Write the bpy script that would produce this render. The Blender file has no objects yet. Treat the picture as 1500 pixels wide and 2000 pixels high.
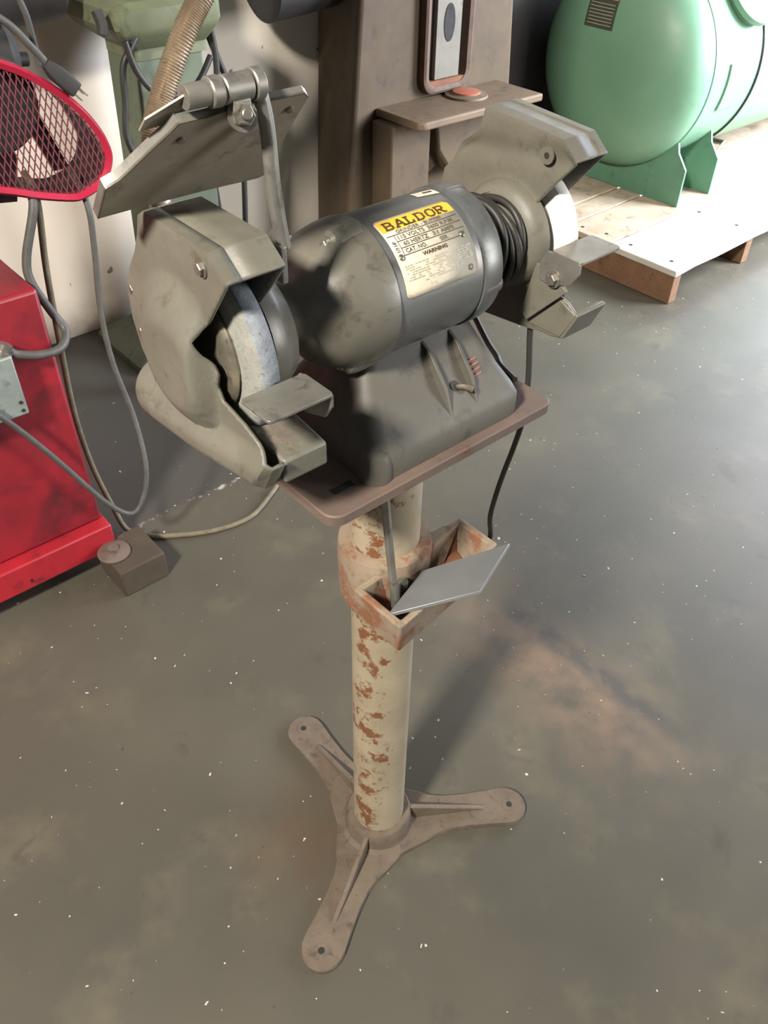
import bpy, bmesh, math, random
from math import sin, cos, pi, radians as rad
from mathutils import Vector, Matrix
random.seed(7)
SC = bpy.context.scene
COL = SC.collection

# ------------------------------------------------------------------ camera
cam_d = bpy.data.cameras.new('camera'); cam = bpy.data.objects.new('camera', cam_d); COL.objects.link(cam)
FWD = Vector((0.4978, 0.5608, -0.6617)).normalized()
RIGHT = Vector((0.7569, -0.6533, 0.0159)); RIGHT = (RIGHT - FWD * RIGHT.dot(FWD)).normalized()
UP = RIGHT.cross(FWD)
cam.matrix_world = Matrix(((RIGHT.x, UP.x, -FWD.x, -0.501), (RIGHT.y, UP.y, -FWD.y, -0.562),
                           (RIGHT.z, UP.z, -FWD.z, 1.4167), (0, 0, 0, 1)))
cam_d.sensor_fit = 'VERTICAL'; cam_d.sensor_height = 36.0; cam_d.lens = 36.0 * 1620 / 2000
cam_d.clip_start = 0.02
SC.camera = cam

# ------------------------------------------------------------------ light
w = bpy.data.worlds.new('world'); SC.world = w; w.use_nodes = True
w.node_tree.nodes['Background'].inputs[0].default_value = (0.80, 0.90, 1.0, 1)
w.node_tree.nodes['Background'].inputs[1].default_value = 0.12

def area(name, loc, target, size, sizey, energy, color, spread=180):
    l = bpy.data.lights.new(name, 'AREA'); l.shape = 'RECTANGLE'; l.size = size; l.size_y = sizey
    l.energy = energy; l.color = color; l.spread = math.radians(spread)
    o = bpy.data.objects.new(name, l); COL.objects.link(o); o.location = loc
    o.rotation_euler = (Vector(target) - Vector(loc)).to_track_quat('-Z', 'Y').to_euler()
    return o
area('high_window', (-2.3, -0.72, 3.05), (0.2, 0.3, 0.4), 0.36, 0.36, 285, (1.0, 0.92, 0.82))
area('front_doorway', (2.6, -2.5, 1.5), (1.4, 1.6, 0.8), 1.1, 1.7, 125, (0.98, 0.96, 0.94))
area('far_doorway', (6.2, 0.7, 1.7), (2.2, 0.7, 0.6), 2.4, 3.0, 330, (0.80, 0.85, 1.0))
area('open_doorway', (4.5, -0.95, 1.9), (3.9, 1.35, 0.4), 1.7, 1.7, 420, (0.84, 0.89, 1.0), 115)

SC.view_settings.view_transform = 'Standard'; SC.view_settings.look = 'None'
SC.view_settings.gamma = 1.0; SC.view_settings.use_curve_mapping = False
SC.view_settings.exposure = 0.0

# ------------------------------------------------------------------ materials
def lin(h):
    h = h.lstrip('#'); o = []
    for i in (0, 2, 4):
        c = int(h[i:i+2], 16) / 255; o.append(c / 12.92 if c <= 0.04045 else ((c + 0.055) / 1.055) ** 2.4)
    return (*o, 1)
class NB:
    def __init__(s, name):
        s.m = bpy.data.materials.new(name); s.m.use_nodes = True; s.t = s.m.node_tree
        s.b = s.t.nodes['Principled BSDF']; s.co = s.n('ShaderNodeTexCoord').outputs['Object']
    def n(s, t, **k):
        x = s.t.nodes.new(t)
        for a, v in k.items(): setattr(x, a, v)
        return x
    def l(s, a, b): s.t.links.new(a, b)
    def noise(s, scale, detail=6, rough=.6, co=None, dist=0.0):
        x = s.n('ShaderNodeTexNoise'); x.inputs['Scale'].default_value = scale
        x.inputs['Detail'].default_value = detail; x.inputs['Roughness'].default_value = rough
        x.inputs['Distortion'].default_value = dist
        s.l(co or s.co, x.inputs['Vector']); return x.outputs['Fac']
    def ramp(s, f, a, b):
        x = s.n('ShaderNodeMapRange'); x.inputs['From Min'].default_value = a; x.inputs['From Max'].default_value = b
        s.l(f, x.inputs['Value']); return x.outputs['Result']
    def mix(s, f, c1, c2):
        x = s.n('ShaderNodeMix', data_type='RGBA')
        if isinstance(f, (int, float)): x.inputs[0].default_value = f
        else: s.l(f, x.inputs[0])
        for sk, c in ((x.inputs[6], c1), (x.inputs[7], c2)):
            if isinstance(c, tuple): sk.default_value = c
            else: s.l(c, sk)
        return x.outputs[2]
    def math(s, op, a, b=None):
        x = s.n('ShaderNodeMath', operation=op)
        for i, v in enumerate((a, b)):
            if v is None: continue
            if isinstance(v, (int, float)): x.inputs[i].default_value = v
            else: s.l(v, x.inputs[i])
        return x.outputs[0]
    def bump(s, f, st, d=.002):
        x = s.n('ShaderNodeBump'); x.inputs['Strength'].default_value = st; x.inputs['Distance'].default_value = d
        s.l(f, x.inputs['Height']); s.l(x.outputs[0], s.b.inputs['Normal'])

def mat(name, base, alt, dark=None, rust=None, sc=14., rough=.55, metal=0., bump=.15, dk=(.55, .72), rs=(.55, .62), rsc=22., fine=180., stretch=None):
    b = NB(name); co = b.co
    c = b.mix(b.ramp(b.noise(sc, 6, .6), .35, .65), lin(base), lin(alt))
    if dark: c = b.mix(b.ramp(b.noise(sc * 2.3, 8, .65, dist=.4), *dk), c, lin(dark))
    if rust:
        rc = co
        if stretch:
            mp = b.n('ShaderNodeMapping'); mp.inputs['Scale'].default_value = stretch; b.l(co, mp.inputs['Vector']); rc = mp.outputs[0]
        c = b.mix(b.ramp(b.noise(rsc, 9, .7, co=rc), *rs), c, lin(rust))
    b.l(c, b.b.inputs['Base Color'])
    r = b.n('ShaderNodeMapRange'); r.inputs['To Min'].default_value = max(.05, rough - .1); r.inputs['To Max'].default_value = min(1, rough + .14)
    b.l(b.noise(sc * 3, 5), r.inputs['Value']); b.l(r.outputs[0], b.b.inputs['Roughness'])
    b.b.inputs['Metallic'].default_value = metal
    if bump: b.bump(b.noise(fine, 4, .6), bump, .001)
    return b.m

M = {}
M['cast'] = mat('dusty_grey_cast_paint', '#636156', '#59574c', '#423f36', sc=16, rough=.5, bump=.25, dk=(.56, .78))
M['motor'] = mat('worn_grey_motor_paint', '#636666', '#5c5d59', '#46453f', '#5d574b', sc=12, rough=.33, metal=.3, bump=.1, rs=(.58, .72), rsc=14)
M['bell'] = mat('dusty_end_bell_paint', '#66635a', '#5c5a50', '#3f3c34', sc=16, rough=.34, metal=0.1, bump=.12)
M['base'] = mat('dusty_grey_base_paint', '#524f47', '#49473f', '#36342d', sc=12, rough=.55, bump=.15)
M['steel'] = mat('worn_bare_steel', '#8a8880', '#77756d', '#57534b', sc=20, rough=.4, metal=.6, bump=.08)
M['bolt'] = mat('zinc_bolt', '#8f8c82', '#77736a', '#4b463d', sc=60, rough=.35, metal=.7, bump=.05)
M['dark'] = mat('dark_gap_steel', '#24231f', '#1a1a18', None, sc=20, rough=.8)
M['rustplate'] = mat('rusty_brown_plate', '#63534a', '#564a42', '#403732', '#754937', sc=14, rough=.65, rsc=16, rs=(.60, .74), bump=.2)
b = NB('bare_pole_with_rust')
c = b.mix(b.ramp(b.noise(9, 6), .35, .65), lin('#a0957f'), lin('#8f846e'))
c = b.mix(b.ramp(b.noise(22, 8, .65, dist=.4), .58, .78), c, lin('#6f6453'))
sx = b.n('ShaderNodeSeparateXYZ'); b.l(b.co, sx.inputs[0])
dt = b.math('ADD', b.math('MULTIPLY', sx.outputs[0], -.94), b.math('MULTIPLY', sx.outputs[1], -.31))
side = b.ramp(dt, .022, .040)
n1 = b.noise(34, 9, .72)
band_ = b.math('ADD', n1, b.math('MULTIPLY', side, .13))
c = b.mix(b.ramp(band_, .635, .69), c, lin('#70492f'))
b.l(c, b.b.inputs['Base Color']); b.b.inputs['Roughness'].default_value = .42; b.b.inputs['Metallic'].default_value = .1
b.bump(b.noise(150, 4), .12, .001)
M['pole'] = b.m
M['rusttray'] = mat('rusty_cast_tray', '#8b7d69', '#7a6b5a', '#54483c', '#775139', sc=16, rough=.7, rs=(.50, .58), rsc=20, bump=.4)
M['foot'] = mat('dusty_brown_cast_foot', '#635849', '#564b3f', '#40372e', sc=24, rough=.75, bump=.35)
M['redrust'] = mat('inner_tray_rust', '#7d5138', '#6b4733', '#4a3428', sc=24, rough=.9, bump=.6, fine=90)
M['lid'] = mat('smooth_grey_steel_sheet', '#7f8180', '#6f7171', '#585958', sc=10, rough=.42, metal=.35, bump=.03, dk=(.6, .8))
M['alu'] = mat('wheel_rim_grey_grit', '#7f868c', '#6b7176', '#43474b', sc=120, rough=.8, bump=.6, fine=600, dk=(.6, .68))
M['wheelside'] = mat('wheel_side_grey', '#87877f', '#76766f', '#5c5a54', sc=60, rough=.85, bump=.4, fine=500)
M['white'] = mat('white_abrasive', '#efece2', '#e4dfd2', None, sc=60, rough=.85, bump=.3, fine=500)
M['chrome'] = mat('worn_flange_steel', '#b0a894', '#8e8778', '#4d473c', sc=30, rough=.3, metal=.8, bump=.05)
M['rubber'] = mat('grey_cable_rubber', '#4c4b47', '#403f3b', None, sc=40, rough=.55, bump=.05)
M['rubberblk'] = mat('black_cable_rubber', '#23221f', '#2c2a27', None, sc=40, rough=.5, bump=.05)
M['cordtan'] = mat('dusty_olive_cable', '#6f6750', '#5c5646', '#4a4538', sc=40, rough=.7, bump=.05)
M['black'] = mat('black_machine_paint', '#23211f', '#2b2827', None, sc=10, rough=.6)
M['red'] = mat('faded_red_paint', '#8a1a26', '#771822', '#43171c', sc=4, rough=.42, bump=.05, dk=(.44, .74))
M['redscuff'] = mat('chipped_red_paint', '#9c1b26', '#8c1923', '#5d191e', '#2a1614', sc=9, rough=.45, rs=(.63, .67), rsc=34, bump=.1)
M['redframe'] = mat('bright_red_guard_paint', '#a51f3a', '#951a30', None, sc=8, rough=.3, bump=.03)
M['mesh'] = mat('dull_maroon_mesh_paint', '#6a3038', '#5b2a30', None, sc=20, rough=.6)
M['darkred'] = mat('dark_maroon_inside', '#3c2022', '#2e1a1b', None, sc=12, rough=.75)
M['box'] = mat('grey_switch_box', '#8b938e', '#7c847f', '#5f6460', sc=20, rough=.45, metal=.3)
M['olive'] = mat('green_grey_machine_paint', '#59624e', '#505a49', '#3f4539', sc=8, rough=.6, bump=.1)
M['olivelt'] = mat('pale_olive_machine_paint', '#676d50', '#5b6049', '#454a39', sc=8, rough=.6, bump=.1)
M['brown'] = mat('rusty_brown_machine_casting', '#51432f', '#483b2b', '#372f25', '#583c2a', sc=7, rough=.75, rs=(.62, .8), rsc=9, bump=.2)
M['brownrim'] = mat('brown_slot_rim', '#5b4738', '#513f32', '#3c3028', sc=12, rough=.7, bump=.2)
M['table'] = mat('dusty_tan_table', '#6c5a43', '#5f4e3b', '#48382b', '#6b4430', sc=7, rough=.65, rs=(.6, .8), rsc=8, bump=.1)
M['orange'] = mat('orange_rust_disc', '#a8583c', '#8f5740', '#6e4c3a', sc=14, rough=.75)
M['plategrey'] = mat('bare_grey_slide', '#736f63', '#656157', '#3f3c35', sc=9, rough=.55, metal=.2, dk=(.62, .75))
M['tank'] = mat('green_tank_paint', '#688f74', '#62876d', '#597c63', sc=4, rough=.42, bump=.04, dk=(.6, .9))
M['tankdk'] = mat('green_saddle_paint', '#58836a', '#517a62', '#43654f', sc=6, rough=.5, bump=.04)
M['wood'] = mat('weathered_pallet_wood', '#a99a84', '#94856f', '#6c5f4e', sc=9, rough=.85, bump=.3, stretch=None)
M['woodgrey'] = mat('bleached_pallet_board', '#b3ada3', '#a29b90', '#7b7469', sc=9, rough=.85, bump=.3)
M['woodend'] = mat('brown_pallet_stringer', '#70523a', '#634832', '#483526', sc=22, rough=.9, bump=.4)
M['block'] = mat('dirty_wood_block', '#453a2c', '#3a3126', '#2d2720', '#66502f', sc=14, rough=.85, rs=(.64, .74))
M['shield'] = mat('dusty_tan_shield_steel', '#8a8272', '#7b7364', '#575044', sc=14, rough=.5, metal=.15, bump=.1)
M['conduit'] = mat('tan_metal_conduit', '#9c8b74', '#897862', '#665847', sc=30, rough=.33, metal=.3, bump=.05)
M['label'] = mat('aged_silver_label', '#b9b3a0', '#aca593', '#877f6c', sc=50, rough=.55, dk=(.58, .75), bump=0)
M['yellow'] = mat('amber_label_band', '#f0b62e', '#e2a440', '#c79a5e', sc=40, rough=.4, bump=0, dk=(.6, .8))
M['ink'] = mat('dark_brown_ink', '#3d2f1c', '#4a3b27', None, sc=80, rough=.6, bump=0)
M['inkgrey'] = mat('grey_print_ink', '#544e40', '#5e584a', None, sc=80, rough=.6, bump=0)
M['inkfaint'] = mat('faint_print_ink', '#9a9280', '#a59d8a', None, sc=80, rough=.6, bump=0)
M['pink'] = mat('worn_pink_print', '#b06a5c', '#a87a6c', None, sc=60, rough=.6, bump=0)
M['stick'] = mat('white_sticker', '#d6d0bd', '#c4bda8', None, sc=60, rough=.5, bump=0)
M['warn'] = mat('orange_warning_band', '#d9764a', '#c96f48', None, sc=30, rough=.5, bump=0)
M['warnblk'] = mat('dark_warning_band', '#3e4436', '#343a2e', None, sc=30, rough=.5, bump=0)
M['chip'] = mat('pale_debris', '#b8b2a2', '#a8a294', None, sc=60, rough=.7, bump=0)
M['grit'] = mat('grinding_dust', '#6a6156', '#574f47', '#3c3732', sc=60, rough=.95, bump=.8, fine=300)

# painted shop wall and concrete floor
b = NB('cream_painted_wall')
c = b.mix(b.ramp(b.noise(2.2, 5), .35, .7), lin('#ddd5c8'), lin('#d2c9bb'))
sx = b.n('ShaderNodeSeparateXYZ'); b.l(b.co, sx.inputs[0])
low = b.math('MULTIPLY', b.ramp(sx.outputs[2], .16, .0), b.ramp(b.noise(9, 8), .35, .7))
c = b.mix(low, c, lin('#8a7f70'))
c = b.mix(b.ramp(b.noise(26, 3, .4), .755, .775), c, lin('#857b6f'))
b.l(c, b.b.inputs['Base Color']); b.b.inputs['Roughness'].default_value = .6; b.bump(b.noise(60, 4), .08, .002)
M['wall'] = b.m

b = NB('worn_sealed_concrete')
c = b.mix(b.ramp(b.noise(1.7, 6, .55, dist=.3), .35, .68), lin('#524e43'), lin('#45433a'))
c = b.mix(b.ramp(b.noise(4.5, 7, .6), .54, .74), c, lin('#5c5747'))
c = b.mix(b.ramp(b.noise(9, 8, .65, dist=.5), .60, .80), c, lin('#3c3932'))
sx = b.n('ShaderNodeSeparateXYZ'); b.l(b.co, sx.inputs[0])
X, Y = sx.outputs[0], sx.outputs[1]
# older, darker slab beyond the joint at Y = 1.0 (left part only)
wob = b.math('MULTIPLY', b.math('SUBTRACT', b.noise(7, 5), .5), .035)
Yj = b.math('ADD', Y, wob)
slab = b.math('MULTIPLY', b.ramp(Yj, .985, 1.0), b.ramp(X, 1.3, .5))
c = b.mix(b.math('MULTIPLY', slab, .8), c, lin('#403e3b'))
joint = b.math('MULTIPLY', b.ramp(b.math('ABSOLUTE', b.math('SUBTRACT', Yj, .993)), .010, .003), b.ramp(b.noise(38, 4), .5, .62))
c = b.mix(b.math('MULTIPLY', joint, b.ramp(X, 1.0, .5)), c, lin('#9a968e'))
# scrape mark: rusty halo with a dark streak, running along -Y near X = 0.55
dx = b.math('ABSOLUTE', b.math('SUBTRACT', X, b.math('ADD', .575, b.math('MULTIPLY', wob, 2.2))))
ln = b.math('MULTIPLY', b.ramp(Y, -.30, -.18), b.ramp(Y, .27, .17))
halo = b.math('MULTIPLY', b.math('MULTIPLY', b.ramp(b.math('ABSOLUTE', b.math('SUBTRACT', X, .50)), .16, .02), b.ramp(b.math('ABSOLUTE', Y), .36, .1)), b.ramp(b.noise(10, 7), .34, .62))
c = b.mix(b.math('MULTIPLY', halo, .75), c, lin('#7c6653'))
streak = b.math('MULTIPLY', b.math('MULTIPLY', b.ramp(dx, .034, .008), ln), b.ramp(b.noise(20, 6), .38, .52))
c = b.mix(b.math('MULTIPLY', streak, .8), c, lin('#3f3e3c'))
# rusty ring around the stand and dirt specks
sp_ = b.math('SQRT', b.math('ADD', b.math('POWER', b.math('ADD', X, .10), 2.0), b.math('POWER', b.math('SUBTRACT', Y, .06), 2.0)))
c = b.mix(b.math('MULTIPLY', b.math('MULTIPLY', b.ramp(sp_, .17, .05), b.ramp(b.noise(8, 6), .3, .6)), .6), c, lin('#51402f'))
c = b.mix(b.ramp(b.noise(45, 4, .5), .72, .76), c, lin('#393631'))
c = b.mix(b.ramp(b.noise(70, 2, .4), .745, .765), c, lin('#b5b0a4'))
b.l(c, b.b.inputs['Base Color'])
r = b.n('ShaderNodeMapRange'); r.inputs['To Min'].default_value = .34; r.inputs['To Max'].default_value = .6
b.l(b.noise(5, 7), r.inputs['Value']); b.l(r.outputs[0], b.b.inputs['Roughness'])
b.bump(b.noise(35, 6), .08, .002)
M['floor'] = b.m

# ------------------------------------------------------------------ geometry helpers
def catmull(pts, k=6):
    P = [Vector(p) for p in pts]; out = []
    for i in range(len(P) - 1):
        p0 = P[max(i-1, 0)]; p1 = P[i]; p2 = P[i+1]; p3 = P[min(i+2, len(P)-1)]
        for j in range(k):
            t = j / k
            out.append(.5 * ((2*p1) + (p2-p0)*t + (2*p0-5*p1+4*p2-p3)*t*t + (3*p1-p0-3*p2+p3)*t**3))
    out.append(P[-1]); return out
class MB:
    def __init__(s): s.v = []; s.f = []
    def add(s, vs, fs):
        o = len(s.v); s.v += [tuple(v) for v in vs]; s.f += [tuple(i + o for i in f) for f in fs]; return s
    def box(s, x0, x1, y0, y1, z0, z1, M_=None):
        vs = [Vector((x, y, z)) for x in (x0, x1) for y in (y0, y1) for z in (z0, z1)]
        if M_: vs = [M_ @ v for v in vs]
        return s.add(vs, [(0,1,3,2),(4,6,7,5),(0,4,5,1),(2,3,7,6),(0,2,6,4),(1,5,7,3)])
    def hexa(s, bot, top):   # two 4-point loops
        return s.add(list(bot) + list(top), [(3,2,1,0),(4,5,6,7),(0,1,5,4),(1,2,6,5),(2,3,7,6),(3,0,4,7)])
    def loft(s, loops, cap0=True, cap1=True, closed=True):
        n = len(loops[0]); o = len(s.v)
        for L in loops: s.v += [tuple(p) for p in L]
        for i in range(len(loops)-1):
            for j in range(n if closed else n-1):
                a = o+i*n+j; b_ = o+i*n+(j+1) % n
                s.f.append((a, b_, b_+n, a+n))
        if cap0: s.f.append(tuple(o+j for j in reversed(range(n))))
        if cap1: s.f.append(tuple(o+(len(loops)-1)*n+j for j in range(n)))
        return s
    def tube(s, pts, r, n=10, k=6, smooth=True, cap=True):
        P = catmull(pts, k) if smooth and len(pts) > 2 else [Vector(p) for p in pts]
        up = None; loops = []
        for i, p in enumerate(P):
            t = (P[min(i+1, len(P)-1)] - P[max(i-1, 0)]).normalized()
            if up is None:
                up = t.orthogonal().normalized()
            up = (up - t * up.dot(t)).normalized(); sd = t.cross(up)
            rr = r(i/(len(P)-1)) if callable(r) else r
            loops.append([p + up*cos(2*pi*j/n)*rr + sd*sin(2*pi*j/n)*rr for j in range(n)])
        return s.loft(loops, cap, cap)
    def lathe(s, o, axis, prof, n=40, cap0=True, cap1=True, a0=0):
        o = Vector(o); ax = Vector(axis).normalized(); u = ax.orthogonal().normalized(); v = ax.cross(u)
        return s.loft([[o + ax*h + (u*cos(a0+2*pi*j/n) + v*sin(a0+2*pi*j/n))*r for j in range(n)] for h, r in prof], cap0, cap1)
    def prism(s, poly, fn0, fn1):   # poly of 2-tuples, two maps to 3D
        return s.loft([[fn0(*p) for p in poly], [fn1(*p) for p in poly]])
    def build(s, name, m, parent=None, ang=32, bevel=0, seg=2, solid=0, subs=0):
        me = bpy.data.meshes.new(name); me.from_pydata(s.v, [], s.f); me.update()
        bm = bmesh.new(); bm.from_mesh(me); bmesh.ops.remove_doubles(bm, verts=bm.verts, dist=1e-6)
        bmesh.ops.recalc_face_normals(bm, faces=bm.faces); bm.to_mesh(me); bm.free()
        for p in me.polygons: p.use_smooth = True
        me.set_sharp_from_angle(angle=rad(ang))
        me.materials.append(M[m])
        o = bpy.data.objects.new(name, me); COL.objects.link(o)
        if parent:
            o.parent = parent      # vertices are in scene units; parts of a part inherit an identity transform
            o.matrix_parent_inverse = Matrix.Translation(-parent.location) if parent.parent is None else Matrix.Identity(4)
        if solid:
            q = o.modifiers.new('solid', 'SOLIDIFY'); q.thickness = solid; q.offset = 0
        if subs:
            q = o.modifiers.new('subd', 'SUBSURF'); q.levels = subs; q.render_levels = subs
        if bevel:
            q = o.modifiers.new('bevel', 'BEVEL'); q.width = bevel; q.segments = seg; q.limit_method = 'ANGLE'; q.angle_limit = rad(30)
            q.harden_normals = False
        return o
def tag(o, label, cat, group=None):
    o['label'] = label; o['category'] = cat
    if group: o['group'] = group
    return o
def thing(name, label, cat, loc, group=None):
    o = bpy.data.objects.new(name, None); COL.objects.link(o); o.location = loc; o.empty_display_size = .05
    return tag(o, label, cat, group)
def rrect(x0, x1, y0, y1, r, n=5):
    out = []
    for cx, cy, a in ((x1-r, y1-r, 0), (x0+r, y1-r, pi/2), (x0+r, y0+r, pi), (x1-r, y0+r, 1.5*pi)):
        for i in range(n+1):
            t = a + i/n*pi/2; out.append((cx + r*cos(t), cy + r*sin(t)))
    return out
def hexbolt(o, axis, r, h, name, parent, stud=0, m='bolt', lab=None):
    q = MB().lathe(o, axis, [(-.002, r*1.45), (0.0012, r*1.45)], 20)
    q.lathe(o, axis, [(0.0012, r), (h*.85, r), (h, r*.86)], 6)
    if stud: q.lathe(o, axis, [(h, r*.5), (h+stud*.9, r*.5), (h+stud, r*.38)], 12)
    e = q.build(name, m, parent, 25)
    if lab: e['label'] = lab
    return e

# ------------------------------------------------------------------ the setting
fl = MB(); fl.box(-3.2, 7.5, -3.0, 1.98, -.1, 0); o = fl.build('floor', 'floor'); o['kind'] = 'structure'; o['label'] = 'worn grey-brown concrete workshop floor with stains and a slab joint'
wl = MB(); wl.box(-3.2, 7.5, 1.975, 2.12, -.1, 2.9); o = wl.build('wall_back', 'wall'); o['kind'] = 'structure'; o['label'] = 'cream painted workshop wall with scuffs near the floor'

# ------------------------------------------------------------------ pedestal stand
st = thing('pedestal_stand', 'rusty pedestal stand on three cast feet carrying the bench grinder', 'pedestal', (0, 0, 0))
A3 = [rad(-152.7), rad(-33.2), rad(87.2)]
def foot_outline(scale=1.0):
    # half-width of an arm as a function of radius, with wide fillets to the hub
    out = []
    for k in (1, 2, 0):
        a = A3[k]
        d = Vector((cos(a), sin(a))); nn = Vector((-sin(a), cos(a)))
        hw = [(.082, .047), (.10, .0385), (.125, .033), (.16, .031), (.20, .0325), (.232, .035)]
        right = [d*r - nn*h for r, h in hw]
        tip = [d*(.236 + .035*sin(t)) - nn*.035*cos(t) for t in [pi*i/12 for i in range(1, 12)]]
        left = [d*r + nn*h for r, h in reversed(hw)]
        am = a + rad(60)
        out += right + tip + left + [Vector((cos(am), sin(am)))*.0735]
    return [(p.x, p.y) for p in out]
fo = foot_outline()
def inset(poly, d): return [(x*(1-d/max(math.hypot(x, y), .05)), y*(1-d/max(math.hypot(x, y), .05))) for x, y in poly]
q = MB().loft([[(x, y, 0.0005) for x, y in fo], [(x, y, .011) for x, y in fo], [(x, y, .014) for x, y in inset(fo, .003)]])
q.build('foot_casting', 'foot', st, 30)
for a in A3:
    d = Vector((cos(a), sin(a), 0)); nn = Vector((-sin(a), cos(a), 0))
    q = MB()
    prof = [(.05, .013), (.05, .052), (.07, .047), (.185, .019), (.196, .013)]
    q.prism(prof, lambda r, z: d*r - nn*.0042 + Vector((0, 0, z)), lambda r, z: d*r + nn*.0042 + Vector((0, 0, z)))
    q.build('rib', 'foot', st, 30, bevel=.0015)
    q = MB().lathe(d*.241 + Vector((0, 0, .0138)), (0, 0, 1), [(0, .013), (.0009, .012), (.0009, .0)], 20, cap1=False)
    q.build('bolt_hole_boss', 'foot', st)
    q = MB().lathe(d*.241 + Vector((0, 0, .0148)), (0, 0, 1), [(-.004, .0055), (.0002, .0055)], 14)
    q.build('bolt_hole', 'dark', st)
q = MB().lathe((0, 0, 0.0005), (0, 0, 1), [(.012, .068), (.02, .060), (.03, .0575), (.052, .056), (.056, .0535), (.056, .046)], 48)
q.build('base_collar', 'foot', st, 30)
hexbolt((.052*cos(rad(-50)), .052*sin(rad(-50)), .033), (cos(rad(-50)), sin(rad(-50)), 0), .004, .006, 'set_screw', st)
q = MB().lathe((0, 0, 0), (0, 0, 1), [(.05, .0432), (.895, .0432)], 56); q.build('pole', 'pole', st)
# top plate
pl = [(x, y) for x, y in rrect(-.158, .158, -.104, .104, .016)]
q = MB().loft([[(x, y, .888) for x, y in pl], [(x, y, .8985) for x, y in pl], [(x*.992, y*.99, .90) for x, y in pl]])
q.build('top_plate', 'rustplate', st, 30)
q = MB().lathe((0, 0, 0), (0, 0, 1), [(.858, .046), (.88, .062), (.888, .062)], 40); q.build('plate_flange', 'pole', st)
# slot seen at the left of the plate
q = MB().box(-.131, -.108, -.076, -.067, .8996, .9008); e = q.build('plate_slot', 'dark', st)
# tray with clamp ring
TZ = .702
q = MB().lathe((0, 0, 0), (0, 0, 1), [(.612, .045), (.614, .054), (.63, .0585), (.70, .0595), (.712, .058), (.714, .0435)], 48)
q.build('clamp_ring', 'rusttray', st, 30)
def tq(x, y, z): return Vector((x, y, z))
o4 = [(-.079, -.118), (.108, -.093), (.107, -.026), (-.081, -.036)]
i4 = [(-.069, -.108), (.099, -.085), (.098, -.034), (-.071, -.044)]
b4 = [(-.070, -.108), (.100, -.086), (.099, -.028), (-.073, -.036)]
f4 = [(-.062, -.101), (.093, -.080), (.092, -.037), (-.064, -.050)]
q = MB()
q.loft([[tq(*p, TZ-.058) for p in b4], [tq(*p, TZ) for p in o4], [tq(*p, TZ) for p in i4], [tq(*p, TZ-.048) for p in f4]])
tr = q.build('tray', 'rusttray', st, 30, bevel=.003)
tr['label'] = 'rusty open cast tray clamped to the pole'
q = MB().hexa([tq(.005, -.05, TZ-.055), tq(.05, -.05, TZ-.055), tq(.05, -.02, TZ-.055), tq(.02, -.02, TZ-.055)],
              [tq(.005, -.05, TZ-.001), tq(.098, -.034, TZ-.001), tq(.075, -.024, TZ-.001), tq(.02, -.02, TZ-.001)])
q.build('tray_bracket', 'rusttray', st)
# rust scale caked on the tray floor and far wall
q = MB(); N_ = 26
for i in range(N_):
    for j in range(7):
        u = i/(N_-1); v = j/6
        p = Vector((-.064+.156*u, -.101+.021*u + v*(.051-.008*u), TZ-.0475 + .004*random.random() + .012*max(0, v-.6)*u))
        q.v.append(tuple(p))
for i in range(N_-1):
    for j in range(6): q.f.append((i*7+j, (i+1)*7+j, (i+1)*7+j+1, i*7+j+1))
q.build('caked_rust', 'redrust', st, 60)
q = MB()
for i in range(20):
    for j in range(5):
        u = i/19; v = j/4
        q.v.append((-.05+.146*u, -.0445+.0095*u - .006*v + .0022*random.random(), TZ-.003-.043*v))
for i in range(19):
    for j in range(4): q.f.append((i*5+j, (i+1)*5+j, (i+1)*5+j+1, i*5+j+1))
q.build('caked_rust', 'redrust', st, 60)

# loose things in the tray
q = MB()
p1 = Vector((-.074, -.092, .6975)); p2 = Vector((.007, -.063, .6935)); p3 = Vector((.104, -.114, .7175)); p4 = Vector((.014, -.150, .7235))
nrm = (p4-p1).cross(p2-p1).normalized()
if nrm.z < 0: nrm = -nrm
q.hexa([p - nrm*.0025 for p in (p1, p4, p3, p2)], [p + nrm*.0025 for p in (p1, p4, p3, p2)])
tag(q.build('steel_plate', 'lid', None, 30, bevel=.0008), 'flat grey steel plate lying tilted across the rusty tray', 'plate')
q = MB().tube([(-.068, -.072, .885), (-.062, -.076, .80), (-.052, -.078, .70), (-.050, -.079, .668)], .0048, 10)
rd = q.build('steel_rod', 'steel'); tag(rd, 'thin steel rod standing in the tray and leaning up under the grinder plate', 'rod')
bt = thing('loose_bolt', 'small threaded bolt standing in the tray beside the steel plate', 'bolt', (-.03, -.066, .657))
MB().lathe((-.030, -.066, .657), (.1, .05, 1), [(0, .0095), (.02, .0095), (.021, .0085)], 6).build('bolt_head', 'bolt', bt, 25)
MB().lathe((-.030, -.066, .677), (.1, .05, 1), [(i*.0022, .0062 + (.0009 if i % 2 else 0)) for i in range(13)], 16).build('bolt_thread', 'bolt', bt, 60)

# ------------------------------------------------------------------ bench grinder
gr = thing('bench_grinder', 'dusty grey twin-wheel bench grinder bolted on the pedestal plate', 'bench grinder', (0, 0, .90))
ZA = 1.057
def ax(u, n, z): return Vector((u, -n, z))
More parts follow.
